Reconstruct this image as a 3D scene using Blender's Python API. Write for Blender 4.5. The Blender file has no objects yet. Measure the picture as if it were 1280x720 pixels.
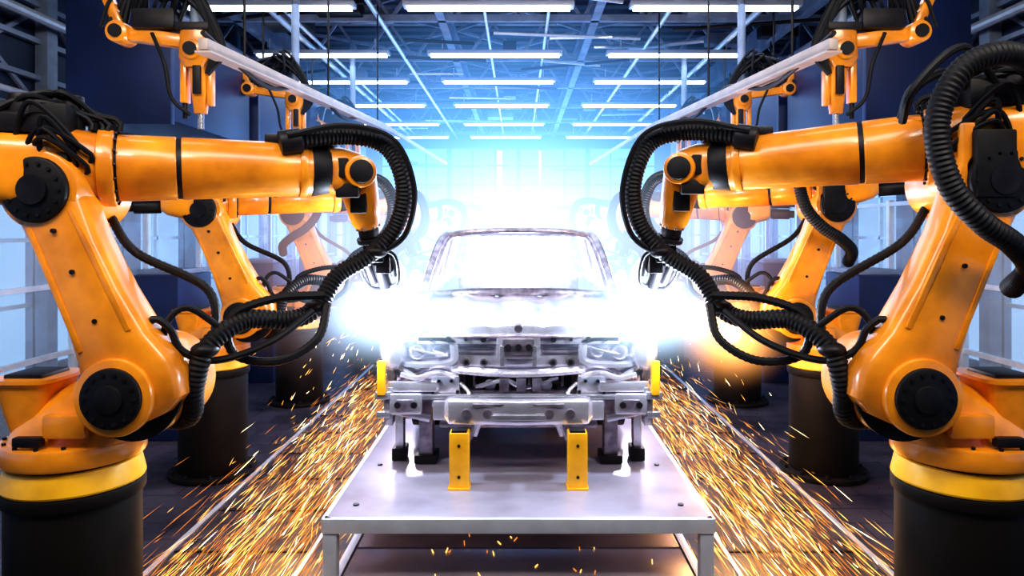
import bpy, bmesh, math, random
from mathutils import Vector, Matrix, Quaternion
random.seed(7)
V=Vector
scene=bpy.context.scene
try: scene.view_settings.view_transform='Standard'
except Exception: pass
try: scene.view_settings.look='Medium High Contrast'
except Exception: pass

# ------------------------------------------------------------ materials
def mat(name,col,rough=.5,metal=0.0,noise=0.0,scale=6.0,bump=0.0,emit=None,estr=0,coat=0,spec=.5):
    m=bpy.data.materials.new(name); m.use_nodes=True
    nt=m.node_tree; b=nt.nodes['Principled BSDF']
    b.inputs['Base Color'].default_value=(*col,1)
    b.inputs['Roughness'].default_value=rough
    b.inputs['Metallic'].default_value=metal
    b.inputs['Specular IOR Level'].default_value=spec
    if coat: b.inputs['Coat Weight'].default_value=coat; b.inputs['Coat Roughness'].default_value=.12
    if emit:
        b.inputs['Emission Color'].default_value=(*emit,1); b.inputs['Emission Strength'].default_value=estr
    if noise or bump:
        tc=nt.nodes.new('ShaderNodeTexCoord'); n=nt.nodes.new('ShaderNodeTexNoise')
        n.inputs['Scale'].default_value=scale; n.inputs['Detail'].default_value=5
        nt.links.new(tc.outputs['Object'],n.inputs['Vector'])
        if noise:
            r=nt.nodes.new('ShaderNodeValToRGB')
            r.color_ramp.elements[0].position=.35; r.color_ramp.elements[1].position=.65
            r.color_ramp.elements[0].color=(*[c*(1-noise) for c in col],1)
            r.color_ramp.elements[1].color=(*[min(1,c*(1+noise*.4)) for c in col],1)
            nt.links.new(n.outputs['Fac'],r.inputs['Fac']); nt.links.new(r.outputs['Color'],b.inputs['Base Color'])
        if bump:
            bp=nt.nodes.new('ShaderNodeBump'); bp.inputs['Strength'].default_value=bump; bp.inputs['Distance'].default_value=.02
            nt.links.new(n.outputs['Fac'],bp.inputs['Height']); nt.links.new(bp.outputs['Normal'],b.inputs['Normal'])
    return m
def emis(name,col,s,sample=True):
    m=bpy.data.materials.new(name); m.use_nodes=True; nt=m.node_tree; nt.nodes.clear()
    e=nt.nodes.new('ShaderNodeEmission'); o=nt.nodes.new('ShaderNodeOutputMaterial')
    e.inputs[0].default_value=(*col,1); e.inputs[1].default_value=s
    nt.links.new(e.outputs[0],o.inputs['Surface'])
    if not sample:
        try: m.cycles.emission_sampling='NONE'
        except Exception: pass
    return m

ORANGE=mat('robot_orange_paint',(.98,.30,.012),.30,0,.40,3.5,.05,coat=.5)
YEL=mat('yellow_paint',(1.0,.47,.01),.4,0,.25,5)
BLACK=mat('black_rubber',(.005,.005,.008),.55,0,.3,20,spec=.28)
DARK=mat('dark_cast_metal',(.016,.014,.018),.45,.4,.4,10,spec=.35)
PED=mat('pedestal_dark_steel',(.006,.004,.0035),.6,0,.4,4,spec=.18)
STEEL=mat('bare_steel',(.70,.69,.76),.24,.85,.25,9,.06)
BIW=mat('body_in_white_steel',(.80,.77,.87),.24,.78,.22,7,.16)
BIWD=mat('stamped_inner_steel',(.38,.33,.40),.32,.8,.45,14,.2)
ALU=mat('aluminium_profile',(.72,.75,.82),.35,.5,.1,8)
TABLE=mat('platform_sheet_metal',(.40,.37,.47),.28,.35,.28,2.2,.03)
GREYB=mat('painted_beam',(.24,.30,.42),.55,.2,.3,3)
NAVY=mat('navy_sheet_metal',(.006,.018,.085),.45,.2,.3,2)
WALLM=mat('wall_paint_blue',(.013,.030,.080),.7,0,.3,1.2)
CEILM=mat('ceiling_deck',(.05,.075,.14),.7,.1,.5,1.5)
TAN=mat('pale_rail_paint',(.50,.40,.36),.45,.2,.15,4)
LAMP=emis('fluorescent_tube',(.82,.93,1.0),7)
HOUS=mat('lamp_housing',(.5,.55,.65),.4,.4)
ARC=emis('arc_white',(.75,.88,1.0),200)
WARM=emis('arc_warm',(1,.55,.20),20)
SP1=emis('spark_gold',(1.0,.50,.10),3.2,False)
SP2=emis('spark_orange',(1.0,.32,.05),1.2,False)
SP3=emis('spark_white_hot',(1.0,.80,.45),7,False)
REDM=mat('red_marker',(.30,.03,.03),.5)
WINB=emis('daylight_glass_blue',(.12,.38,1.0),.85)
WINS=emis('daylight_glass_pale',(.34,.60,1.0),.80)
GLASS=mat('safety_glass',(.7,.85,1.0),.05)
GLASS.node_tree.nodes['Principled BSDF'].inputs['Alpha'].default_value=.13

FLOOR=bpy.data.materials.new('epoxy_floor'); FLOOR.use_nodes=True
nt=FLOOR.node_tree; b=nt.nodes['Principled BSDF']
tc=nt.nodes.new('ShaderNodeTexCoord'); n=nt.nodes.new('ShaderNodeTexNoise'); n.inputs['Scale'].default_value=1.3; n.inputs['Detail'].default_value=9
r=nt.nodes.new('ShaderNodeValToRGB'); r.color_ramp.elements[0].color=(.014,.012,.020,1); r.color_ramp.elements[1].color=(.075,.062,.082,1)
r.color_ramp.elements[0].position=.3; r.color_ramp.elements[1].position=.7
n2=nt.nodes.new('ShaderNodeTexNoise'); n2.inputs['Scale'].default_value=9; n2.inputs['Detail'].default_value=6
mr=nt.nodes.new('ShaderNodeMapRange'); mr.inputs['To Min'].default_value=.16; mr.inputs['To Max'].default_value=.5
bk=nt.nodes.new('ShaderNodeTexBrick'); bk.inputs['Scale'].default_value=.8; bk.inputs['Mortar Size'].default_value=.006
bk.inputs['Color1'].default_value=(1,1,1,1); bk.inputs['Color2'].default_value=(.85,.85,.85,1); bk.inputs['Mortar'].default_value=(.25,.25,.25,1)
mx=nt.nodes.new('ShaderNodeMix'); mx.data_type='RGBA'; mx.blend_type='MULTIPLY'; mx.inputs[0].default_value=1
for nn in (n,n2,bk): nt.links.new(tc.outputs['Object'],nn.inputs['Vector'])
nt.links.new(n.outputs['Fac'],r.inputs['Fac']); nt.links.new(r.outputs['Color'],mx.inputs[6]); nt.links.new(bk.outputs['Color'],mx.inputs[7])
nt.links.new(mx.outputs[2],b.inputs['Base Color']); nt.links.new(n2.outputs['Fac'],mr.inputs['Value']); nt.links.new(mr.outputs[0],b.inputs['Roughness'])

# ------------------------------------------------------------ mesh builder
class B:
    def __init__(s): s.v=[];s.f=[];s.m=[];s.mats=[]
    def mi(s,m):
        if m not in s.mats: s.mats.append(m)
        return s.mats.index(m)
    def add(s,vs,fs,m):
        o=len(s.v); s.v+= [tuple(x) for x in vs]; k=s.mi(m)
        for f in fs: s.f.append([i+o for i in f]); s.m.append(k)
    def addbm(s,bm,m,M=None):
        bm.verts.index_update()
        vs=[(M@v.co if M else v.co.copy()) for v in bm.verts]
        s.add(vs,[[v.index for v in f.verts] for f in bm.faces],m); bm.free()
    def box(s,c,size,m,bev=.0,rot=None):
        bm=bmesh.new(); bmesh.ops.create_cube(bm,size=1)
        for v in bm.verts: v.co=V((v.co.x*size[0],v.co.y*size[1],v.co.z*size[2]))
        if bev>0: bmesh.ops.bevel(bm,geom=bm.edges[:],offset=min(bev,min(size)*.45),segments=2,affect='EDGES',profile=.6)
        M=Matrix.Translation(V(c))
        if rot is not None: M=M@rot.to_matrix().to_4x4() if isinstance(rot,Quaternion) else M@rot
        s.addbm(bm,m,M)
    def bar(s,a,b,w,h,m,bev=0,up=V((0,0,1))):
        a=V(a);b=V(b);d=b-a;L=d.length
        y=d.normalized(); x=y.cross(up)
        if x.length<1e-4: x=V((1,0,0))
        x.normalize(); z=x.cross(y)
        R=Matrix((x,y,z)).transposed().to_4x4()
        s.box((a+b)/2,(w,L,h),m,bev,R)
    def cyl(s,a,b,r,m,r2=None,n=24,bev=.0):
        a=V(a);b=V(b); r2=r if r2 is None else r2
        L=(b-a).length
        q=V((0,0,1)).rotation_difference((b-a).normalized())
        prof=[(0,r),(L,r2)] if bev<=0 else [(0,r-bev),(bev*.3,r-bev*.3),(bev,r),(L-bev,r2),(L-bev*.3,r2-bev*.3),(L,r2-bev)]
        vs=[];fs=[]
        for (z,rr) in prof:
            for i in range(n):
                t=2*math.pi*i/n; vs.append(a+q@V((rr*math.cos(t),rr*math.sin(t),z)))
        k=len(prof)
        for j in range(k-1):
            for i in range(n):
                i2=(i+1)%n; fs.append([j*n+i,j*n+i2,(j+1)*n+i2,(j+1)*n+i])
        fs.append(list(range(n))[::-1]); fs.append([(k-1)*n+i for i in range(n)])
        s.add(vs,fs,m)
    def ring(s,c,axis,R,cnt,r,l,m):
        c=V(c);axis=V(axis).normalized(); q=V((0,0,1)).rotation_difference(axis)
        for i in range(cnt):
            t=2*math.pi*i/cnt; p=c+q@V((R*math.cos(t),R*math.sin(t),0))
            s.cyl(p,p+axis*l,r,m,n=6)
    def sph(s,c,r,m,sc=(1,1,1)):
        bm=bmesh.new(); bmesh.ops.create_uvsphere(bm,u_segments=20,v_segments=12,radius=r)
        s.addbm(bm,m,Matrix.Translation(V(c))@Matrix.Diagonal((*sc,1)))
    def loft(s,secs,m,n=28,cap=True):
        vs=[];fs=[]
        for (c,u,v,ru,rv,e) in secs:
            c=V(c);u=V(u).normalized();v=V(v).normalized()
            for i in range(n):
                t=2*math.pi*i/n; ct,st=math.cos(t),math.sin(t)
                x=math.copysign(abs(ct)**(2/e),ct)*ru; y=math.copysign(abs(st)**(2/e),st)*rv
                vs.append(c+u*x+v*y)
        for j in range(len(secs)-1):
            for i in range(n):
                i2=(i+1)%n; fs.append([j*n+i,j*n+i2,(j+1)*n+i2,(j+1)*n+i])
        if cap: fs.append(list(range(n))[::-1]); fs.append([(len(secs)-1)*n+i for i in range(n)])
        s.add(vs,fs,m)
    def tube(s,pts,r,m,n=10,step=.02,rib=0.0):
        pts=[V(p) for p in pts]; P=[pts[0]*2-pts[1]]+pts+[pts[-1]*2-pts[-2]]
        out=[]
        for i in range(1,len(P)-2):
            p0,p1,p2,p3=P[i-1:i+3]; L=(p2-p1).length; k=max(2,int(L/step))
            for j in range(k):
                t=j/k
                out.append(.5*((2*p1)+(-p0+p2)*t+(2*p0-5*p1+4*p2-p3)*t*t+(-p0+3*p1-3*p2+p3)*t**3))
        out.append(pts[-1]); vs=[];fs=[]
        T=(out[1]-out[0]).normalized(); N=T.orthogonal().normalized()
        for i,p in enumerate(out):
            T2=(out[min(i+1,len(out)-1)]-out[max(i-1,0)]).normalized()
            N=(T.rotation_difference(T2)@N); T=T2; N=(N-T*N.dot(T)).normalized(); Bn=T.cross(N)
            rr=r*(1-rib if i%2 else 1)
            for k in range(n):
                a=2*math.pi*k/n; vs.append(p+(N*math.cos(a)+Bn*math.sin(a))*rr)
        for j in range(len(out)-1):
            for i in range(n):
                i2=(i+1)%n; fs.append([j*n+i,j*n+i2,(j+1)*n+i2,(j+1)*n+i])
        fs.append(list(range(n))[::-1]); fs.append([(len(out)-1)*n+i for i in range(n)])
        s.add(vs,fs,m)
    def grid(s,fn,nu,nv,m,th=0):
        vs=[fn(i/nu,j/nv) for i in range(nu+1) for j in range(nv+1)]
        fs=[[i*(nv+1)+j,(i+1)*(nv+1)+j,(i+1)*(nv+1)+j+1,i*(nv+1)+j+1] for i in range(nu) for j in range(nv)]
        s.add(vs,fs,m)
    def mesh(s,name,ang=35):
        me=bpy.data.meshes.new(name); me.from_pydata(s.v,[],s.f)
        for m in s.mats: me.materials.append(m)
        me.polygons.foreach_set('material_index',s.m)
        me.polygons.foreach_set('use_smooth',[True]*len(s.f))
        me.update(); me.set_sharp_from_angle(angle=math.radians(ang))
        bm=bmesh.new(); bm.from_mesh(me); bmesh.ops.recalc_face_normals(bm,faces=bm.faces); bm.to_mesh(me); bm.free()
        return me
    def obj(s,name,loc=(0,0,0),scale=(1,1,1),parent=None,ang=35):
        return place(s.mesh(name,ang),name,loc,scale,parent)
def place(me,name,loc=(0,0,0),scale=(1,1,1),parent=None,rz=0):
    o=bpy.data.objects.new(name,me); o.location=loc; o.scale=scale; o.rotation_euler[2]=rz
    scene.collection.objects.link(o)
    if parent: o.parent=parent
    return o
def empty(name,loc=(0,0,0)):
    o=bpy.data.objects.new(name,None); o.location=loc; scene.collection.objects.link(o); return o

# ------------------------------------------------------------ room
XW=6.0; Y0=-3.0; Y1=25.0; ZC=6.6
g=B(); g.box((0,(Y0+Y1)/2,-.05),(2*XW,Y1-Y0,.1),FLOOR); g.obj('floor')
g=B(); g.box((0,(Y0+Y1)/2,ZC+.05),(2*XW,Y1-Y0,.1),CEILM)
for i in range(56): g.box((0,Y0+.25+i*.5,ZC-.03),(2*XW,.2,.06),CEILM)
for x in (-4.4,-1.2,1.2,4.4):
    g.box((x,11,5.72),(.13,28,.04),GREYB); g.box((x,11,5.92),(.03,28,.36),GREYB); g.box((x,11,6.1),(.13,28,.04),GREYB)
for i,y in enumerate([-1.8+2.62*k for k in range(11)]):
    g.box((0,y,5.75),(11.9,.1,.1),GREYB); g.box((0,y,6.45),(11.9,.1,.1),GREYB)
    for k in range(12):
        x=-6+k; g.bar((x,y,5.75),(x+.5,y,6.45),.05,.05,GREYB); g.bar((x+.5,y,6.45),(x+1,y,5.75),.05,.05,GREYB)
for k in range(10):
    y=-1.8+2.62*k
    for x0,x1 in ((-4.4,-1.2),(1.2,4.4),(-1.2,1.2)):
        g.bar((x0,y,6.3),(x1,y+2.62,6.3),.05,.05,GREYB); g.bar((x1,y,6.3),(x0,y+2.62,6.3),.05,.05,GREYB)
for x,z,r in ((-3.6,5.62,.05),(-3.4,5.62,.03),(3.5,5.62,.05),(2.2,5.62,.035),(-2.1,5.62,.035),(4.9,5.5,.09),(-4.9,5.5,.09),(-.5,5.66,.025),(.45,5.66,.025)):
    g.cyl((x,-2.8,z),(x,24.8,z),r,ALU,n=10)
for k in range(34):
    y=5+random.random()*18; x=random.uniform(-5.5,3.5); g.cyl((x,y,5.62),(x+random.uniform(1,2.5),y+random.uniform(-.9,.9),5.62),.03,ALU if k%2 else DARK,n=8)
for k in range(26):
    y=6+random.random()*16; x=random.uniform(-5,5); g.box((x,y,5.85),(random.uniform(.2,.8),random.uniform(.2,.6),.2),DARK if k%3 else GREYB,.02)
g.obj('ceiling')
for sx,nm in ((-1,'wall_left'),(1,'wall_right')):
    g=B(); x=sx*(XW+.08)
    g.box((x,(Y0+Y1)/2,.35),(.16,Y1-Y0,.7),WALLM)
    g.box((x,(Y0+Y1)/2,(3.6+ZC)/2),(.16,Y1-Y0,ZC-3.6),WALLM)
    for i in range(15): g.box((x,Y0+i*2.0,2.1),(.16,.22,3.0),GREYB)
    for i in range(15): g.box((sx*(XW-.1),Y0+i*2.0,3.3),(.16,.2,6.6),GREYB,.01)
    for z in (3.9,4.3,4.75,5.2,5.6): g.box((sx*(XW-.06),(Y0+Y1)/2,z),(.08,Y1-Y0,.06),GREYB)
    for i in range(14):
        y=Y0+i*2.0
        g.bar((sx*(XW-.05),y,3.9),(sx*(XW-.05),y+2,5.2),.04,.05,GREYB); g.bar((sx*(XW-.05),y,5.2),(sx*(XW-.05),y+2,3.9),.04,.05,GREYB)
    for z,r in ((3.75,.05),(4.0,.035),(4.95,.06)): g.cyl((sx*(XW-.3),Y0+.1,z),(sx*(XW-.3),Y1-.1,z),r,ALU,n=10)
    g.obj(nm)
    g=B(); g.box((x+sx*.02,(Y0+Y1)/2,2.15),(.02,Y1-Y0,2.95),WINS)
    for i in range(14):
        for z in (1.5,2.3,3.0): g.box((x-sx*.04,Y0+1+i*2.0,z),(.05,2,.05),ALU)
        g.box((x-sx*.04,Y0+1+i*2.0,2.15),(.05,.05,2.9),ALU)
    g.obj('window_1' if sx<0 else 'window_2')
g=B(); g.box((0,Y1+.2,ZC/2),(2*XW,.2,ZC),WALLM); g.obj('wall_back')
g=B(); g.box((0,Y0-.1,ZC/2),(2*XW,.2,ZC),WALLM); g.obj('wall_front')
g=B()
g.box((0,Y1+.06,3.1),(9.6,.04,4.4),WINB)
for i in range(13): g.box((-4.8+i*.8,Y1,3.1),(.05 if i%3 else .16,.1,4.4),NAVY)
for j in range(8): g.box((0,Y1,.9+j*.63),(9.6,.1,.05),NAVY)
g.box((-.65,Y1-.08,3.6),(.16,.05,3.2),LAMP); g.box((.75,Y1-.08,3.6),(.06,.05,3.2),LAMP)
for k in range(40):
    xx=random.uniform(-4.6,4.6); zz=random.uniform(1.2,5.0); g.box((xx,Y1-.3,zz),(random.uniform(.3,1.4),.1,random.uniform(.03,.12)),NAVY if k%2 else GREYB)
g.obj('window_3')

lf=B(); lf.box((0,0,.06),(2.3,.2,.07),HOUS,.01); lf.box((0,0,.01),(2.2,.15,.04),LAMP,.01)
for x in (-.9,.9): lf.cyl((x,0,.09),(x,0,.3),.012,ALU,n=6)
lm=lf.mesh('fluorescent_light')
for y in (-.8,1.8,4.4,7.0,9.7,12.3,14.5,17.2,20.2,23):
    for x in (-3.35,-.4,2.65): place(lm,'fluorescent_light',(x,y,5.4))

# ------------------------------------------------------------ robot
def robot_mesh(name,E,A0,A1,W,TF,TIP,over=False):
    g=B(); S=V((.40,0,1.58)); E=V(E); o=V((.2,-.4,0)); R2=lambda L:[V(p)+o for p in L]
    Yv=V((0,1,0)); X=(1,0,0);Y=(0,1,0)
    g.cyl((0,0,0),(0,0,.05),.42,PED,n=40,bev=.01); g.cyl((0,0,.05),(0,0,1.03),.325,PED,n=48,bev=.01)
    g.cyl((0,0,.99),(0,0,1.06),.345,PED,n=48,bev=.01); g.ring((0,0,.05),(0,0,1),.375,10,.018,.03,DARK)
    g.cyl((0,0,1.06),(0,0,1.18),.345,YEL,r2=.325,n=48,bev=.015); g.cyl((0,0,1.18),(0,0,1.20),.30,DARK,n=48)
    g.cyl((0,0,1.195),(0,0,1.31),.35,ORANGE,n=48,bev=.02); g.ring((0,0,1.31),(0,0,1),.32,16,.012,.012,DARK)
    g.loft([((.02,.02,1.29),X,Y,.33,.29,2.6),((.10,.02,1.38),X,Y,.37,.27,3),((.22,.03,1.50),X,Y,.36,.23,3.5),((.34,.03,1.64),X,Y,.24,.20,3.5),((.38,.03,1.74),X,Y,.15,.15,3)],ORANGE)
    g.loft([((-.16,-.05,1.34),X,Y,.09,.13,4),((-.17,-.05,1.47),X,Y,.12,.15,4),((-.17,-.05,1.60),X,Y,.15,.17,4),((-.17,-.05,1.62),X,Y,.17,.19,4),((-.17,-.05,1.64),X,Y,.17,.19,4)],ORANGE)
    g.box((-.17,-.05,1.645),(.2,.24,.03),DARK,.01)
    g.box((.12,-.27,1.42),(.22,.06,.12),ORANGE,.02); g.box((-.05,-.30,1.35),(.14,.05,.05),DARK,.01)
    g.cyl(S+V((0,-.20,0)),S+V((0,.26,0)),.26,ORANGE,n=48,bev=.02)
    g.cyl(S+V((.03,-.225,0)),S+V((.03,-.20,0)),.25,DARK,n=48)
    g.cyl(S+V((0,.26,0)),S+V((0,.52,0)),.12,DARK,n=24,bev=.02)
    SA=V((.47,0,1.59)); d=(E-SA); dn=d.normalized(); u=dn.cross(Yv).normalized()
    yo=V((0,-.20,0)); secs=[]
    for t,ru,rv,e in ((-.14,.12,.10,2.6),(-.10,.20,.12,3),(.0,.245,.13,3.5),(.10,.235,.135,4),(.22,.195,.135,4.5),(.45,.165,.13,4.5),(.7,.155,.125,4.5),(.88,.17,.12,4.5),(1.0,.17,.11,4),(1.06,.12,.09,3)):
        secs.append((SA+yo+d*t,u,Yv,ru,rv,e))
    g.loft(secs,ORANGE,n=36)
    for sg in (-1,1):
        g.bar(SA+yo+d*.26+u*sg*.13+V((0,-.124,0)),SA+yo+d*.86+u*sg*.115+V((0,-.112,0)),.025,.03,ORANGE,.008)
    for t in (.36,.6,.8): g.cyl(SA+yo+d*t+V((0,-.14,0)),SA+yo+d*t+V((0,-.1,0)),.012,DARK,n=10)
    g.cyl(S+V((0,-.36,0)),S+V((0,-.30,0)),.195,ORANGE,n=48,bev=.015)
    g.cyl(S+V((0,-.385,0)),S+V((0,-.35,0)),.152,BLACK,n=40,bev=.012); g.ring(S+V((0,-.395,0)),Yv,.125,14,.010,.02,DARK)
    g.cyl(S+V((0,-.40,0)),S+V((0,-.38,0)),.07,DARK,n=24,bev=.006)
    g.cyl(E+V((0,-.31,0)),E+V((0,.22,0)),.20,ORANGE,n=44,bev=.02)
    g.cyl(E+V((0,-.345,0)),E+V((0,-.305,0)),.165,BLACK,n=40,bev=.012); g.ring(E+V((0,-.355,0)),Yv,.13,14,.010,.02,DARK)
    g.cyl(E+V((0,-.36,0)),E+V((0,-.34,0)),.075,DARK,n=24)
    A0=V(A0);A1=V(A1); ad=(A1-A0); an=ad.normalized(); au=an.cross(V((0,0,1))).normalized(); av=au.cross(an)
    h0=A0-an*.62
    g.loft([(h0,au,av,.15,.13,4),(h0+an*.05,au,av,.19,.17,4),(A0-an*.35+V((0,0,-.03)),au,av,.21,.20,4),(A0-an*.12,au,av,.20,.20,3),(A0-an*.02,au,av,.185,.185,2.2)],ORANGE)
    for (a,bb) in ((-.09,.07),(.09,.07),(0,-.08)):
        p=h0+au*a+av*bb; g.cyl(p,p-an*.24,.07,DARK,n=20,bev=.01); g.cyl(p-an*.24,p-an*.30,.05,BLACK,n=16)
    g.box(A0-an*.34+av*.215-V((0,.02,0)),(.34,.28,.10),DARK,.015)
    g.box(A0-an*.18+av*.24+V((0,-.10,0)),(.20,.12,.15),BLACK,.02)
    g.box(A0-an*.10+V((0,-.20,-.02)),(.10,.06,.16),BLACK,.015)
    for (a,rr) in ((.36,.07),(.14,.055),(.52,.06)): g.cyl(A0-an*a+av*.18+au*.05,A0-an*a+av*.37+au*.05,rr,DARK,n=18,bev=.01)
    if over:
        g.box(V((.04,-.33,A0.z-.12)),(.20,.05,.34),BLACK,.015); g.box(V((.04,-.28,A0.z-.12)),(.28,.06,.42),ORANGE,.02)
    rnd=random.Random(11)
    for k in range(16):
        p=A0-an*(.66-.03*k)+au*rnd.uniform(-.15,.15)+av*.17; q=A0+an*rnd.uniform(-.06,.08)+au*rnd.uniform(-.1,.1)+av*.19
        mid=(p+q)/2+V((rnd.uniform(-.05,.05),rnd.uniform(-.15,.05),rnd.uniform(.06,.2)))
        g.tube([p,p+V((-.03,0,.10)),mid,q+V((-.02,0,.06)),q],rnd.uniform(.012,.026),BLACK,n=7,step=.03)
    for k in range(5):
        p=E+V((rnd.uniform(-.2,.0),-.28,rnd.uniform(.1,.2))); q=A0-an*rnd.uniform(-.02,.1)+V((0,-.19,-.05+.03*k))
        g.tube([p,(p+q)/2+V((0,-.1,.12+.03*k)),q+V((.03,-.03,.04)),q],.013,BLACK,n=7,step=.03)
    L=ad.length
    g.cyl(A0-an*.03,A0+an*.05,.21,ORANGE,n=44,bev=.012); g.ring(A0+an*.05,an,.193,16,.009,.012,DARK)
    g.cyl(A0+an*.05,A0+an*.065,.18,DARK,n=44)
    g.cyl(A0+an*.06,A0+an*(L*.30),.182,ORANGE,r2=.176,n=44,bev=.008)
    g.cyl(A0+an*(L*.30),A0+an*(L*.325),.170,DARK,n=44)
    g.cyl(A0+an*(L*.32),A0+an*(L*.93),.175,ORANGE,r2=.155,n=44,bev=.008)
    g.cyl(A0+an*(L*.86),A0+an*(L*.90),.166,ORANGE,n=44,bev=.006)
    for t in (.2,.45,.62,.75):
        for a in (2.2,2.9,4.2): 
            dd=(au*math.cos(a)+av*math.sin(a)); p=A0+an*(L*t)+dd*.160; g.cyl(p,p+dd*.018,.012,DARK,n=8)
    g.cyl(A0+an*(L*.92),A1+an*.02,.160,BLACK,r2=.145,n=40,bev=.01)
    g.box(A0+an*(L*.90)+av*.165,(.34,.2,.06),BLACK,.015); g.box(A0+an*(L*.76)+av*.175,(.1,.14,.05),DARK,.01)
    W=V(W);TF=V(TF);TIP=V(TIP)
    g.loft([(A1,au,av,.13,.14,2.6),(A1*.5+W*.5,au,av,.12,.145,3),(W,au,av,.125,.13,3),(W+an*.08,au,av,.10,.09,2.5)],ORANGE)
    g.cyl(W+au*.17,W-au*.17,.095,ORANGE,n=32,bev=.012)
    g.cyl(W+au*.19,W-au*.19,.07,BLACK,n=28,bev=.01)
    g.box(W+V((-.06,-.15,.02)),(.10,.05,.12),BLACK,.012)
    g.box(W+V((-.02,-.12,-.11)),(.14,.06,.09),BLACK,.012)
    wd=(TF-W); wn=wd.normalized(); wu=wn.cross(Yv).normalized(); wv=wu.cross(wn)
    g.loft([(W-wn*.02,wu,wv,.12,.11,3),(W+wd*.35,wu,wv,.105,.10,3.5),(W+wd*.75,wu,wv,.085,.085,3.5),(W+wd*.85,wu,wv,.07,.07,2)],ORANGE)
    g.box(W+wd*.45+V((0,-.1,0)),(.10,.04,.14),BLACK,.01)
    g.cyl(W+wd*.82,TF,.065,DARK,n=24,bev=.006); g.ring(W+wd*.80,wn,.075,8,.008,.02,STEEL)
    g.cyl(TF,TF+wn*.03,.085,DARK,n=24,bev=.004)
    td=(TIP-TF); tn=td.normalized(); tu=tn.cross(Yv).normalized()
    g.box(TF+td*.18,(.13,.12,.14),BLACK,.015); g.box(TF+td*.33+tu*.04,(.09,.14,.14),DARK,.012)
    g.cyl(TF+td*.2-tu*.08,TF+td*.55-tu*.07,.03,DARK,n=16); g.cyl(TF+td*.25+tu*.09,TF+td*.5+tu*.08,.025,BLACK,n=16)
    g.cyl(TF+td*.3,TF+td*.62,.045,DARK,n=20,bev=.006); g.cyl(TF+td*.62,TF+td*.86,.028,STEEL,r2=.02,n=16)
    g.cyl(TF+td*.86,TIP-td*.03,.014,STEEL,r2=.007,n=12)
    g.tube([TF+td*.3,TF+td*.4+V((-.12,-.06,.02)),TF+td*.62+V((-.10,-.05,0)),TF+td*.66],.012,BLACK,n=7)
    g.tube([TF+td*.15,TF+td*.3+V((.12,-.08,.04)),TF+td*.55+V((.10,-.05,0)),TF+td*.64],.012,BLACK,n=7)
    dz=A1.z-2.77
    H=R2([(.90,.62,2.92+dz),(1.206,.78,2.965+dz),(1.41,.86,2.90+dz),(1.50,.90,2.68),(1.45,.92,2.44),(1.30,.88,2.263),(1.12,.8,2.137),(1.02,.7,1.957),(.90,.6,1.90),(.70,.45,1.915),(.56,.3,1.793),(.50,.28,1.6),(.46,.34,1.44),(.36,.42,1.38),(.2,.45,1.38)])
    g.tube(H,.055,BLACK,n=14,step=.012,rib=.10)
    g.cyl(V((.84,.60,2.90+dz))+o,V((.95,.65,2.925+dz))+o,.072,DARK,n=20,bev=.01)
    g.tube(R2([(.90,.55,2.94+dz),(1.2,.66,3.01+dz),(1.46,.78,2.94+dz),(1.57,.85,2.67),(1.52,.88,2.40),(1.38,.9,2.28),(1.30,1.0,2.25)]),.018,BLACK,n=8,step=.03)
    g.tube(R2([(1.09,.62,2.04),(.842,.52,2.03),(.637,.42,1.94),(.66,.40,1.74),(.888,.45,1.694),(1.07,.55,1.80),(1.10,.65,1.99)]),.026,BLACK,n=9,step=.014,rib=.12)
    g.tube(R2([(1.03,.6,1.95),(.85,.42,1.80),(.6,.32,1.72),(.45,.25,1.78),(.40,.22,1.9),(.32,.2,1.95),(.25,.2,1.8)]),.020,BLACK,n=9,step=.025)
    g.tube(R2([(.62,.35,1.88),(.45,.3,2.0),(.36,.25,1.9),(.38,.22,1.65),(.42,.22,1.45)]),.018,BLACK,n=9,step=.025)
    for p in R2([(1.33,.89,2.28),(1.02,.7,1.96),(.55,.29,1.78)]):
        g.sph(p,.072,DARK,(1,1,.6))
    g.tube([E+V((.12,.1,-.1)),E+V((.30,.05,-.32)),SA+V((.22,.05,.50)),SA+V((.28,.02,.25)),SA+V((.2,.1,.1))],.026,BLACK,n=10,step=.014,rib=.12)
    if over:
        g.tube([(-.30,-.2,3.05),(-.10,-.40,3.20),(.12,-.52,3.24),(.32,-.55,3.17),(.43,-.55,3.0),(.45,-.55,2.82),(.38,-.55,2.60),(.235,-.55,2.44),(.06,-.5,2.34),(-.12,-.35,2.22),(-.2,-.1,2.1)],.058,BLACK,n=14,step=.012,rib=.10)
        g.tube([(-.2,-.15,2.98),(.1,-.3,3.27),(.30,-.42,3.28),(.50,-.42,3.08),(.48,-.30,2.95)],.02,BLACK,n=8,step=.03)
        g.tube([(-.1,-.1,3.0),(.2,-.25,3.2),(.42,-.3,3.12),(.44,-.22,2.98)],.026,BLACK,n=8,step=.03)
    return g.mesh(name)
RL=robot_mesh('welding_robot',(.0,0,2.61),(.18,-.02,2.745),(1.24,.44,2.775),(1.40,.53,2.76),(1.46,.66,2.37),(1.55,1.05,1.84))
RR=robot_mesh('welding_robot_r',(.0,0,2.66),(.16,-.02,2.86),(1.22,.44,2.80),(1.38,.53,2.78),(1.44,.66,2.37),(1.55,1.05,1.84),over=True)
place(RL,'welding_robot',(-2.4,3.9,0)); place(RR,'welding_robot',(2.4,3.9,0),(-1,1,1))
for (x,y,me) in ((3.05,7.2,RL),(3.1,10.2,RR),(2.75,13.4,RL),(2.5,16.6,RR)):
    place(me,'welding_robot',(-x,y,0),(1,1,1)); place(RR if me is RL else RL,'welding_robot',(x,y,0),(-1,1,1))

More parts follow.
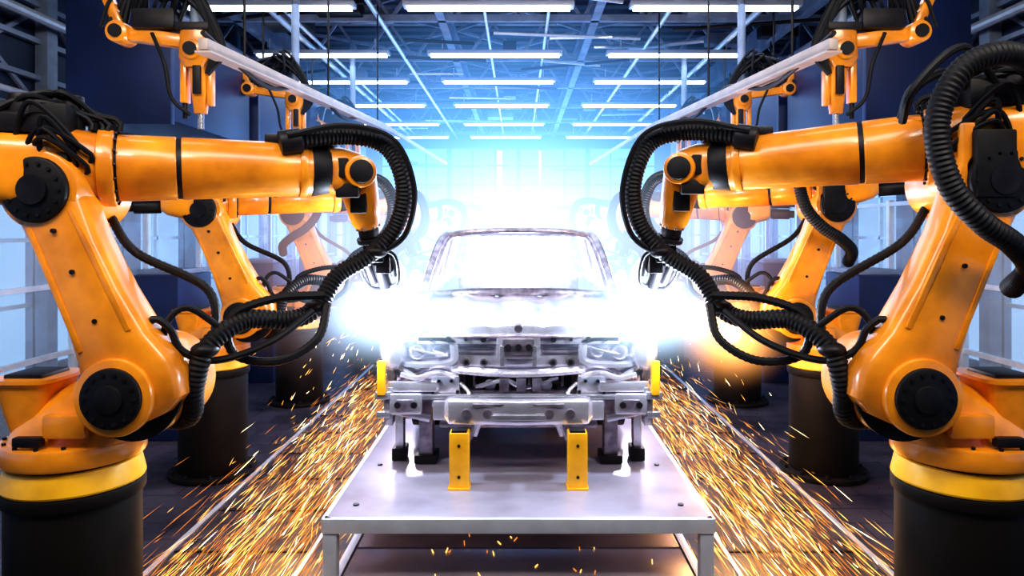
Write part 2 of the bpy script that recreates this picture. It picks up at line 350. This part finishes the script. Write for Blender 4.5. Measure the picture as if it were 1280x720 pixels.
# ------------------------------------------------------------ overhead welding guns + rails
def hang():
    g=B()
    g.cyl((0,0,.35),(0,0,1.75),.05,GREYB,n=14); g.box((0,0,.36),(.26,.2,.06),DARK,.01)
    g.loft([((0,0,.33),(1,0,0),(0,1,0),.11,.09,4),((0,0,.12),(1,0,0),(0,1,0),.12,.10,4),((0,0,.05),(1,0,0),(0,1,0),.08,.08,3)],ORANGE)
    g.cyl((0,-.12,.18),(0,.12,.18),.08,ORANGE,n=24,bev=.01); g.cyl((0,-.14,.18),(0,.14,.18),.05,BLACK,n=20)
    g.loft([((.02,0,.08),(1,0,0),(0,1,0),.07,.06,4),((.03,0,-.15),(1,0,0),(0,1,0),.06,.05,4),((.03,0,-.30),(1,0,0),(0,1,0),.045,.04,4)],ORANGE)
    g.box((-.09,0,-.05),(.05,.09,.34),ORANGE,.012); g.box((.11,0,-.10),(.04,.08,.28),ORANGE,.012)
    g.box((.03,-.07,-.05),(.06,.03,.22),DARK,.008)
    g.cyl((.03,0,-.30),(.03,0,-.42),.025,STEEL,n=12); g.cyl((-.09,0,-.22),(-.09,0,-.34),.02,DARK,n=12)
    g.bar((-.05,0,.25),(-.62,0,.33),.10,.11,ORANGE,.02); g.cyl((-.58,-.10,.32),(-.58,.10,.32),.085,ORANGE,n=24,bev=.01)
    g.cyl((-.58,-.12,.32),(-.58,.12,.32),.05,BLACK,n=20); g.bar((-.58,0,.34),(-.70,0,.62),.08,.08,ORANGE,.02)
    g.box((-.30,0,.42),(.34,.2,.16),DARK,.03)
    r=random.Random(3)
    for k in range(14):
        g.tube([(-.72+.05*k,r.uniform(-.1,.1),.36),(-.6+.05*k,r.uniform(-.15,.05),.56+.14*r.random()),(-.2+r.uniform(-.1,.1),r.uniform(-.15,.1),.58+.24*r.random()),(.05,-.08,.48+.14*r.random()),(.14+r.uniform(0,.1),-.05,.2),(.10,-.04,.0)],.012+.012*r.random(),BLACK,n=7,step=.03)
    g.tube([(-.3,-.1,.3),(-.18,-.15,.05),(-.14,-.12,-.2),(-.03,-.05,-.32)],.015,BLACK,n=7)
    return g.mesh('overhead_welding_gun')
HG=hang()
for (x,y,z,s) in ((2.5,5.6,3.62,1),(2.85,9.2,3.9,1),(2.9,12.6,3.95,1)):
    place(HG,'overhead_welding_gun',(-x,y,z),(s,s,s)); place(HG,'overhead_welding_gun',(x,y,z),(-s,s,s))
for sx in (-1,1):
    g=B(); a=V((sx*2.28,5.2,3.76)); bq=V((sx*2.05,11.2,4.02))
    g.bar(a,bq,.07,.085,TAN,.01); g.bar(a+V((0,0,-.055)),bq+V((0,0,-.055)),.12,.015,TAN)
    g.bar(bq,V((sx*2.0,20,4.3)),.06,.07,TAN,.01)
    for t in (.12,.5,.9):
        p=a.lerp(bq,t); g.cyl(p,(p.x,p.y,5.75),.012,DARK,n=8)
    g.tube([a+V((0,0,.08)),a.lerp(bq,.2)+V((0,0,-.12)),a.lerp(bq,.4)+V((0,0,.06)),a.lerp(bq,.6)+V((0,0,-.12)),a.lerp(bq,.8)+V((0,0,.06))],.02,BLACK,n=7,step=.05)
    g.obj('overhead_rail')
    g=B()
    for y in (7.2,9.6,12.0,14.4):
        g.box((sx*3.98,y+1.1,4.1),(.95,2.2,1.15),NAVY,.03); g.box((sx*3.98,y,4.1),(1.05,.08,1.25),NAVY,.01)
        for xx in (-.4,.4): g.cyl((sx*3.98+xx,y+.5,4.6),(sx*3.98+xx,y+.5,5.75),.015,DARK,n=8)
    g.obj('ventilation_duct')
    g=B(); fx=sx*4.7
    for k in range(9):
        y=4.6+k*1.5; g.box((fx,y,1.4),(.07,.07,2.8),ALU,.005); g.box((fx,y,.01),(.16,.16,.02),ALU)
        if k<8:
            for z in (.15,1.15,1.85,2.75): g.box((fx,y+.75,z),(.05,1.43,.05),ALU)
            g.box((fx,y+.75,1.45),(.008,1.43,2.6),GLASS)
            g.box((fx,y+.75,.42),(.03,1.4,.10),REDM)
    g.obj('safety_fence')
    for y in (8.7,11.9,15.2):
        g=B()
        g.box((0,0,.95),(.6,.9,1.9),NAVY,.02); g.box((sx*-.31,0,1.3),(.02,.5,.4),DARK,.005)
        g.box((0,0,1.93),(.5,.6,.06),GREYB,.01)
        g.obj('control_cabinet',(sx*4.2,y,0))
    g=B(); g.box((sx*2.62,10.5,.006),(.035,24,.012),ALU); g.box((sx*1.55,10.5,.006),(.03,24,.012),ALU)
    for k in range(30): g.box((sx*2.08,-1+k*.8,.004),(1.0,.02,.008),DARK)
    g.obj('floor_track')

# ------------------------------------------------------------ platform
TZ=.755
g=B()
g.box((0,6.75,TZ-.03),(2.22,5.16,.05),TABLE,.008)
g.box((0,4.17,TZ-.05),(2.26,.06,.085),ALU,.008); g.box((0,9.33,TZ-.05),(2.26,.06,.085),ALU,.008)
for sx in (-1,1):
    g.box((sx*1.11,6.75,TZ-.05),(.06,5.2,.085),ALU,.008)
    for y in (4.19,5.9,7.6,9.3):
        g.box((sx*1.09,y,.34),(.08,.08,.68),ALU,.008); g.box((sx*1.09,y,.01),(.16,.16,.02),ALU,.004)
    g.box((sx*1.09,6.75,.32),(.05,5.1,.05),ALU)
    for y in (4.35,5.1): g.cyl((sx*.98,y,TZ-.01),(sx*.98,y,TZ+.004),.018,DARK,n=12)
g.box((0,4.44,.33),(2.1,.46,.03),TABLE,.004); g.box((0,7.0,.33),(2.1,4.6,.03),TABLE,.004)
for y in (5.9,7.6,9.3): g.box((0,y,.29),(2.1,.05,.05),ALU)
for k in range(46):
    xx=random.uniform(-.55,.85); yy=random.uniform(4.25,5.6); m=SP1 if k%3 else SP2
    g.bar((xx,yy,.349),(xx+random.uniform(-.02,.02),yy+random.uniform(.02,.08),.349),.004,.004,m)  # glowing slivers stand in for spark reflections on the shelf
g.obj('work_platform')

# ------------------------------------------------------------ car body
car=empty('car_body',(0,0,0))
CY=4.9
def smooth(a,b,t): t=max(0,min(1,(t-a)/(b-a))); return t*t*(3-2*t)
def top(y):
    if y<1.15: return 1.70+.12*smooth(0,.5,y)+.05*smooth(.3,1.15,y)
    return 1.87+.05*smooth(1.15,4,y)-.02*smooth(3.6,4.2,y)
def bot(y):
    z=1.0
    for c in (.85,3.35):
        if abs(y-c)<.38: z=max(z,1.0+math.sqrt(.38**2-(y-c)**2)*1.05)
    if y<.47: z=max(z,1.42-.6*max(0,y-.0))
    return z
def halfw(y,t):
    base=.90+.04*math.sin(math.pi*min(1,y/4.2)) +.03*math.exp(-((y-.6)/.5)**2) - .06*(1-smooth(0,.25,y)) -.08*smooth(3.7,4.3,y)
    return base+.035*math.sin(math.pi*min(1,t*1.1))-.12*smooth(.70,1,t)
for sx in (-1,1):
    g=B()
    def side(a,b,off=0):
        y=a*4.25; z0,z1=bot(y),top(y); z=z0+(z1-z0)*b; return V((sx*(halfw(y,b)-off),CY+.05+y,z))
    g.grid(lambda a,b:side(a,b),110,14,BIW); g.grid(lambda a,b:side(a,b,.03),110,14,BIWD)
    for c in (.85,3.35):
        pts=[(sx*.93,CY+.05+c+.39*math.cos(t),1.0+.40*math.sin(t)) for t in [math.pi*k/14 for k in range(15)]]
        g.tube(pts,.014,BIW,n=8)
        g.grid(lambda a,b:V((sx*(.92-.35*b),CY+.05+c+.40*math.cos(math.pi*a),1.0+.41*math.sin(math.pi*a))),20,3,BIWD)
    g.grid(lambda a,b:V((sx*(halfw(a*1.15,1)-b*.12),CY+.05+a*1.15,top(a*1.15)+.03*math.sin(b*2))),20,4,BIW)
    g.grid(lambda a,b:V((sx*(halfw(1.15+a*3.1,1)-b*.07),CY+.05+1.15+a*3.1,top(1.15+a*3.1)-.0*b)),20,2,BIW)
    for y in (1.30,2.30,3.10):
        g.tube([side(y/4.25,b/8,-.004) for b in range(0,9)],.006,DARK,n=6,step=.05)
    g.bar((sx*.84,CY+1.25,1.0),(sx*.84,CY+3.0,1.0),.10,.12,BIW,.02)
    g.obj('body_side',parent=car)
    g=B()
    A=[(sx*.80,CY+1.12,1.88),(sx*.765,CY+1.42,2.10),(sx*.72,CY+1.72,2.30),(sx*.675,CY+1.92,2.375),(sx*.66,CY+2.4,2.40),(sx*.655,CY+3.0,2.385),(sx*.66,CY+3.5,2.30),(sx*.72,CY+3.9,2.10),(sx*.78,CY+4.1,1.92)]
    g.tube(A,.036,BIWD,n=12,step=.04)
    g.tube([V(p)+V((-sx*.03,.02,-.02)) for p in A],.03,BIWD,n=10,step=.04)
    g.bar((sx*.80,CY+2.30,1.85),(sx*.665,CY+2.38,2.38),.09,.06,BIW,.015,up=V((1,0,0)))
    g.bar((sx*.80,CY+3.15,1.85),(sx*.66,CY+3.05,2.38),.09,.06,BIW,.015,up=V((1,0,0)))
    g.obj('pillar_rail',parent=car)
g=B()
g.grid(lambda a,b:V(((a*2-1)*.66,CY+1.88+b*1.45,2.385+.05*(1-(a*2-1)**2)+.02*math.sin(math.pi*b)-.05*max(0,b-.8)*4*.5)),24,16,BIWD)
g.tube([(-.67,CY+1.90,2.372),(-.4,CY+1.84,2.405),(0,CY+1.82,2.415),(.4,CY+1.84,2.405),(.67,CY+1.90,2.372)],.028,BIWD,n=10)
for y in (2.3,2.8): g.bar((-.64,CY+y,2.37),(.64,CY+y,2.37),.08,.03,BIWD,.01)
g.tube([(-.62,CY+3.4,2.33),(0,CY+3.45,2.37),(.62,CY+3.4,2.33)],.03,BIW)
g.obj('roof_panel',parent=car)
g=B()
def hood(a,b):
    x=(a*2-1); w=.76+.03*b; y=CY+.0+b*1.07+.12*x*x*(1-b)
    z=1.755+.13*smooth(0,1,b)**.8 - .04*x*x -(.06*(1-smooth(0,.08,b))) +.025*math.exp(-((abs(x)-.55)/.08)**2)*b -.012*math.exp(-((abs(x)-.22)/.05)**2)
    return V((x*w,y,z))
g.grid(hood,60,32,BIW)
g.tube([hood(k/12,0) for k in range(13)],.014,BIWD,n=8)
g.cyl((0,CY-.0,1.755),(0,CY-.04,1.745),.028,BIWD,n=20)
g.obj('hood',parent=car)
g=B()
g.tube([(-.78,CY+1.14,1.875),(-.4,CY+1.05,1.90),(0,CY+1.02,1.91),(.4,CY+1.05,1.90),(.78,CY+1.14,1.875)],.035,BIWD,n=10)
g.bar((-.74,CY+1.2,1.84),(.74,CY+1.2,1.84),.2,.06,BIWD,.015)
g.box((0,CY+1.28,1.4),(1.5,.03,.85),BIWD,.005)
g.bar((-.75,CY+1.45,1.80),(.75,CY+1.45,1.80),.06,.06,STEEL,.01)
for x in (-.5,-.25,.25,.5): g.box((x,CY+1.05,1.89),(.08,.06,.03),BIW,.005)
g.box((0,CY+2.6,1.05),(1.6,2.9,.04),BIWD,.01)
g.box((0,CY+2.6,1.13),(.28,2.6,.14),BIWD,.03)
g.box((0,CY+3.75,1.75),(1.45,.5,.04),BIW,.01); g.box((0,CY+4.22,1.5),(1.55,.05,.8),BIW,.02)
for x in (-.38,.38): g.box((x,CY+3.3,1.5),(.6,.06,.8),BIWD,.04)
g.obj('floor_pan',parent=car)
g=B(); F=CY
g.box((0,F+.08,1.665),(1.40,.10,.07),BIW,.015)
for k in range(11):
    x=-.6+k*.12; g.cyl((x,F+.015,1.665),(x,F+.035,1.665),.02 if k%2 else .012,DARK,n=12)
g.box((0,F+.04,1.62),(.30,.10,.17),BIW,.02); g.box((0,F-.015,1.62),(.22,.02,.11),BIWD,.01)
for x in (-.07,0,.07): g.cyl((x,F-.04,1.62),(x,F-.01,1.62),.022,DARK,n=14)
for x in (-.11,.11): g.box((x,F-.02,1.56),(.03,.03,.14),STEEL,.006)
g.box((0,F+.10,1.56),(.92,.04,.20),BIW,.02)
for x in (-.36,-.24,.24,.36):
    g.cyl((x,F+.07,1.50),(x,F+.09,1.50),.028,BIWD,n=16); g.cyl((x,F+.065,1.50),(x,F+.078,1.50),.016,DARK,n=16)
g.tube([(-.45,F+.06,1.45),(-.2,F+.04,1.435),(0,F+.03,1.43),(.2,F+.04,1.435),(.45,F+.06,1.45)],.028,BIW,n=8)
for z in (1.57,1.60): 
    for sx in (-1,1): g.bar((sx*.17,F+.075,z),(sx*.42,F+.075,z),.02,.012,BIWD)
for sx in (-1,1):
    X=V((1,0,0));Z=V((0,0,1)); c=V((sx*.63,F+.09,1.575))
    g.loft([(c,X,Z,.215,.10,3.5),(c+V((0,-.06,0)),X,Z,.22,.105,3.5),(c+V((0,-.06,0)),X,Z,.19,.08,3.5),(c+V((0,.05,0)),X,Z,.165,.065,3.5),(c+V((0,.05,0)),X,Z,.01,.01,4)],BIW,cap=False)
    g.cyl(c+V((sx*.07,.04,0)),c+V((sx*.07,-.02,0)),.058,BIW,n=28,bev=.01); g.cyl(c+V((-sx*.08,.04,0)),c+V((-sx*.08,-.0,0)),.045,BIW,n=28,bev=.01)
    g.cyl(c+V((sx*.07,-.02,0)),c+V((sx*.07,-.025,0)),.036,BIWD,n=24)
    g.tube([c+V((-.15,-.0,.03)),c+V((-.02,-.03,.0)),c+V((.14,-.0,-.03))],.010,STEEL,n=6)
    g.loft([((sx*.865,F-.02,1.60),X,Z,.03,.07,2.5),((sx*.865,F+.0,1.60),X,Z,.07,.12,2.5),((sx*.865,F+.07,1.60),X,Z,.095,.155,2.8),((sx*.86,F+.25,1.62),X,Z,.10,.16,3),((sx*.84,F+.5,1.66),X,Z,.10,.14,3)],BIW)
    g.box((sx*.50,F+.28,1.31),(.13,.5,.15),BIWD,.012); g.box((sx*.50,F+.03,1.31),(.19,.02,.21),BIW,.01)
    g.ring((sx*.50,F+.02,1.31),(0,-1,0),.085,6,.012,.015,DARK)
    g.box((sx*.50,F-.02,1.20),(.15,.10,.13),BIW,.012)
    g.box((sx*.72,F+.0,1.35),(.34,.06,.07),BIW,.015); g.box((sx*.76,F-.03,1.24),(.22,.07,.14),BIW,.02)
    g.box((sx*.76,F-.07,1.24),(.12,.02,.07),BIWD,.01); g.cyl((sx*.70,F-.085,1.24),(sx*.70,F-.06,1.24),.022,DARK,n=14); g.cyl((sx*.81,F-.085,1.24),(sx*.81,F-.06,1.24),.022,DARK,n=14)
    g.bar((sx*.60,F+.05,1.12),(sx*.86,F+.10,1.16),.05,.05,BIW,.01)
    g.box((sx*.88,F+.02,1.22),(.06,.12,.26),BIW,.01); g.box((sx*.91,F-.05,1.30),(.10,.03,.05),BIW,.006); g.box((sx*.91,F-.05,1.17),(.09,.03,.04),STEEL,.006)
    g.bar((sx*.42,F+.06,1.22),(sx*.45,F+.06,1.66),.05,.05,BIW,.01,up=V((0,1,0)))
    g.bar((sx*.62,F+.06,1.34),(sx*.84,F+.06,1.49),.035,.04,BIW,.008,up=V((0,1,0)))
    g.bar((sx*.84,F+.07,1.34),(sx*.60,F+.07,1.48),.025,.03,BIWD,.008,up=V((0,1,0)))
    g.box((sx*.64,F+.13,1.43),(.42,.03,.16),BIW,.01)
    g.tube([(sx*.43,F-.02,1.42),(sx*.55,F-.04,1.45),(sx*.68,F-.02,1.41),(sx*.80,F+.0,1.43)],.018,STEEL,n=8)
    g.tube([(sx*.40,F+.06,1.36),(sx*.34,F+.02,1.30),(sx*.36,F-.01,1.23)],.014,STEEL,n=8)
    g.box((sx*.92,F-.06,1.42),(.055,.05,.23),YEL,.01); g.box((sx*.92,F-.04,1.30),(.09,.07,.05),STEEL,.01)
    g.cyl((sx*.46,F+.75,1.45),(sx*.46,F+.75,1.76),.12,BIWD,n=24,bev=.02)
    g.cyl((sx*.2,F+.22,1.32),(sx*.2,F+.32,1.32),.08,DARK,n=20,bev=.01); g.cyl((sx*.2,F+.19,1.32),(sx*.2,F+.23,1.32),.04,STEEL,n=16)
    g.cyl((sx*.62,CY+.9,1.02),(sx*.84,CY+.9,1.02),.17,DARK,n=32,bev=.01); g.cyl((sx*.84,CY+.9,1.02),(sx*.88,CY+.9,1.02),.07,STEEL,n=20)
    g.cyl((sx*.62,CY+3.4,1.02),(sx*.84,CY+3.4,1.02),.17,DARK,n=32,bev=.01)
    g.bar((sx*.25,CY+.7,1.08),(sx*.70,CY+.85,1.0),.07,.04,BIWD,.01)
    g.box((sx*.66,F+.30,.99),(.10,.14,.42),BIWD,.015); g.box((sx*.66,F+.30,.785),(.16,.2,.06),DARK,.01)
    g.box((sx*.86,F+.35,1.0),(.06,.10,.32),BIW,.01); g.box((sx*.86,F+.35,.80),(.10,.16,.09),DARK,.01)
    g.box((sx*.60,F+2.6,.88),(.14,.14,.25),DARK,.01); g.box((sx*.60,F+4.0,.88),(.14,.14,.28),DARK,.01)
    g.tube([(sx*.27,F+.05,1.13),(sx*.33,F+.02,1.0),(sx*.37,F+.08,.95)],.02,BIWD,n=8)
g.loft([((-.49,F-.10,1.215),(0,1,0),(0,0,1),.03,.06,4),((-.46,F-.13,1.215),(0,1,0),(0,0,1),.04,.085,4),((0,F-.17,1.215),(0,1,0),(0,0,1),.04,.085,4),((.46,F-.13,1.215),(0,1,0),(0,0,1),.04,.085,4),((.49,F-.10,1.215),(0,1,0),(0,0,1),.03,.06,4)],BIW)
for x in (-.34,-.2,.2,.34): g.cyl((x,F-.20,1.21),(x,F-.16,1.21),.03,BIWD,n=20)
g.box((0,F-.19,1.265),(.6,.02,.02),BIWD,.004)
g.box((0,F-.215,1.19),(.36,.012,.035),STEEL,.006)
g.bar((-.85,F-.02,1.285),(.85,F-.02,1.285),.05,.03,STEEL,.008)
g.box((0,F+.40,1.36),(.78,.05,.20),DARK,.01)
for k in range(9): g.box((-.32+k*.08,F+.36,1.36),(.02,.04,.17),BIWD,.004)
g.box((0,F+.22,1.43),(.62,.05,.03),STEEL,.008); g.box((0,F+.20,1.27),(.70,.08,.035),BIWD,.008)
g.tube([(-.3,F+.2,1.30),(-.1,F+.15,1.36),(.05,F+.15,1.31),(.28,F+.2,1.37)],.018,STEEL,n=8)
g.tube([(-.26,F+.18,1.38),(-.05,F+.14,1.40),(.1,F+.16,1.38),(.3,F+.2,1.33)],.012,DARK,n=8)
for x in (-.1,.02,.13): g.box((x,F+.16,1.33),(.07,.08,.09),BIWD,.012)
g.tube([(-.30,F+.0,1.02),(-.24,F-.02,1.11),(0,F-.03,1.135),(.24,F-.02,1.11),(.30,F,1.02)],.022,BIW,n=10)
g.box((0,F+.45,1.06),(1.1,.7,.04),BIWD,.01)
g.obj('front_structure',parent=car)
for sx in (-1,1):
    for y in (4.66,7.9):
        g=B(); g.box((0,0,.185),(.125,.12,.35),YEL,.008); g.box((0,0,.005),(.14,.14,.015),YEL,.003); g.box((0,0,.365),(.10,.10,.02),BLACK,.004)
        for z in (.08,.28): g.cyl((0,-.068,z),(0,-.05,z),.010,DARK,n=10)
        g.obj('support_block',(sx*.38,y,TZ-.002))

# ------------------------------------------------------------ sparks
def sliver(g,p,d,l,r,m):
    d=d.normalized(); u=d.orthogonal().normalized(); v=d.cross(u)
    a=p-d*l/2; c=p+d*l*.15; e=p+d*l/2
    vs=[a,c+u*r,c+v*r,c-u*r,c-v*r,e]
    g.add(vs,[[0,2,1],[0,3,2],[0,4,3],[0,1,4],[5,1,2],[5,2,3],[5,3,4],[5,4,1]],m)
for sx in (-1,1):
    g=B(); R=random.Random(5+sx)
    for i in range(3000):
        y=3.7+8.0*R.random()**1.3; x=R.gauss(1.94,.34)
        if y<9.4 and x<1.20: x=1.20+R.random()*.7
        if (x-2.4)**2+(y-3.9)**2<.45**2: continue
        z=.012+abs(R.gauss(0,.045)) if R.random()<.75 else .02+abs(R.gauss(0,.22))
        dirv=V((sx*R.gauss(.02,.07),-1,R.gauss(-.01,.05)))
        k=R.random(); m=SP2 if k<.60 else (SP1 if k<.92 else SP3)
        sliver(g,V((sx*x,y,z)),dirv,R.uniform(.06,.60),R.uniform(.0010,.0027),m)
    src=V((sx*.95,4.95,1.75))
    for i in range(150):
        v=V((sx*abs(R.gauss(.9,.7)),R.gauss(.4,1.5),R.gauss(.2,1.0))); t=R.uniform(.05,.62)
        p=src+v*t+V((0,0,-4.9*t*t)); vel=v+V((0,0,-9.8*t))
        if p.z<.03 or abs(p.x)<1.15: continue
        sliver(g,p,vel,R.uniform(.02,.09),R.uniform(.001,.002),SP1 if R.random()<.6 else SP3)
    g.obj('welding_sparks',ang=180)

# ------------------------------------------------------------ arcs, glowing smoke and haze volumes, lights
def volmat(name,col,s,power):  # emission-only volume: the glow is put into the material, nothing lights it
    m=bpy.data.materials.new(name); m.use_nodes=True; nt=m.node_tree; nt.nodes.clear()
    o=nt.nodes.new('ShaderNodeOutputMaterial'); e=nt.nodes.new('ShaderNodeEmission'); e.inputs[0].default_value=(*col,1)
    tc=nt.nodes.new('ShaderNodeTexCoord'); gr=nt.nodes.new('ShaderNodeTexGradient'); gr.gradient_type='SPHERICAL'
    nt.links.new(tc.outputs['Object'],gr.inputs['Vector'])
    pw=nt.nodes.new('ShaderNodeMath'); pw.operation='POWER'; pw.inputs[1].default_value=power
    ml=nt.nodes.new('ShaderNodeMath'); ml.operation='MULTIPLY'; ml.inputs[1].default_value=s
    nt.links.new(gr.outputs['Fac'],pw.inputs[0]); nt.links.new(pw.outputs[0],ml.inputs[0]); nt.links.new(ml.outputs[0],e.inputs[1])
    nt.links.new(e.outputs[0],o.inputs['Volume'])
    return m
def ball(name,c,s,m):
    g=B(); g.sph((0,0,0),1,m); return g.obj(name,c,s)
for sx in (-1,1):
    g=B(); g.sph((0,0,0),.03,ARC); g.obj('welding_arc',(sx*.87,4.93,1.80))
    ball('smoke_glow_volume',(sx*.87,4.95,1.83),(.90,.5,.52),volmat('smoke_glow_near',(.52,.74,1.0),18,3.5))  # self-glowing volume paints the halo around the weld
    l=bpy.data.lights.new('arc_or_fill_light','POINT'); l.energy=75; l.color=(.72,.84,1); l.shadow_soft_size=.06
    o=bpy.data.objects.new('arc_or_fill_light',l); o.location=(sx*.97,4.66,1.95); scene.collection.objects.link(o)
    ball('smoke_glow_volume',(sx*2.2,8.6,2.2),(1.7,1.5,1.7),volmat('smoke_glow_pink',(1.0,.60,.62),.26,1.5))  # pinkish glow painted into the air around the mid robots
g=B(); g.sph((0,0,0),.11,WARM); g.obj('welding_arc',(2.02,6.9,1.44))
ball('smoke_glow_volume',(2.02,6.85,1.44),(.65,.6,.6),volmat('smoke_glow_warm',(1,.40,.10),16,2.8))  # orange halo of the warm flare, painted by an emissive volume
l=bpy.data.lights.new('warm_arc_light','POINT'); l.energy=45; l.color=(1,.5,.15); l.shadow_soft_size=.12
o=bpy.data.objects.new('arc_or_fill_light',l); o.location=(2.0,6.6,1.45); scene.collection.objects.link(o)
ball('smoke_glow_volume',(0,8.2,2.25),(2.8,2.2,1.6),volmat('smoke_glow_back',(.50,.72,1.0),1.1,1.7))  # emissive volume paints the bright haze behind the car
ball('haze_glow_volume',(0,15,3.1),(5.6,7.8,3.4),volmat('haze_glow',(.14,.42,1.0),.25,.9))  # blue depth haze painted by emission, not scattered light

def area(loc,tgt,sx,sy,e,col):
    l=bpy.data.lights.new('area_light','AREA'); l.shape='RECTANGLE'; l.size=sx; l.size_y=sy; l.energy=e; l.color=col
    o=bpy.data.objects.new('ceiling_or_fill_light',l); o.location=loc; o.rotation_euler=(V(tgt)-V(loc)).to_track_quat('-Z','Y').to_euler(); scene.collection.objects.link(o)
area((0,1.8,5.3),(0,4.8,1.5),5,1,95,(1,.94,.95))  # added key light aimed at the car front, not a modelled fixture
area((-2.9,1.2,5.25),(-2.2,4.0,2.6),2.2,.5,95,(1,.86,.68)); area((2.9,1.2,5.25),(2.2,4.0,2.6),2.2,.5,95,(1,.86,.68))  # added warm key lights tilted at the front robots
area((0,8.3,5.3),(0,8.3,0),7,3,150,(.7,.80,1)); area((0,14,5.3),(0,14,0),7,5,220,(.5,.7,1))
area((0,23.5,3.2),(0,10,2.2),8,3.5,280,(.30,.58,1))  # added blue fill in front of the back window, not a ceiling lamp
for sx in (-1,1):
    l=bpy.data.lights.new('far_fill_light','POINT'); l.energy=130; l.color=(.98,.86,.95); l.shadow_soft_size=.1  # added lights beside the car for brightness; no arc modelled here
    o=bpy.data.objects.new('arc_or_fill_light',l); o.location=(sx*1.3,7.6,2.1); scene.collection.objects.link(o)
    l=bpy.data.lights.new('spark_light','POINT'); l.energy=16; l.color=(1,.5,.15); l.shadow_soft_size=.3
    o=bpy.data.objects.new('spark_light',l); o.location=(sx*1.8,5.6,.4); scene.collection.objects.link(o)
l=bpy.data.lights.new('cabin_fill_light','POINT'); l.energy=60; l.color=(.75,.86,1); l.shadow_soft_size=.2  # added light inside the cabin to brighten the windscreen opening
o=bpy.data.objects.new('arc_or_fill_light',l); o.location=(0,CY+2.2,2.1); scene.collection.objects.link(o)

w=bpy.data.worlds.new('World'); scene.world=w; w.use_nodes=True
w.node_tree.nodes['Background'].inputs[0].default_value=(.10,.18,.45,1); w.node_tree.nodes['Background'].inputs[1].default_value=.5

cam=bpy.data.cameras.new('camera'); co=bpy.data.objects.new('camera',cam); scene.collection.objects.link(co)
cam.sensor_width=36; cam.lens=900/1280*36; co.location=(0,0,2.4); co.rotation_euler=(math.radians(90),0,0)
cam.shift_x=-8/1280; cam.shift_y=-70/1280; cam.clip_end=100
scene.camera=co
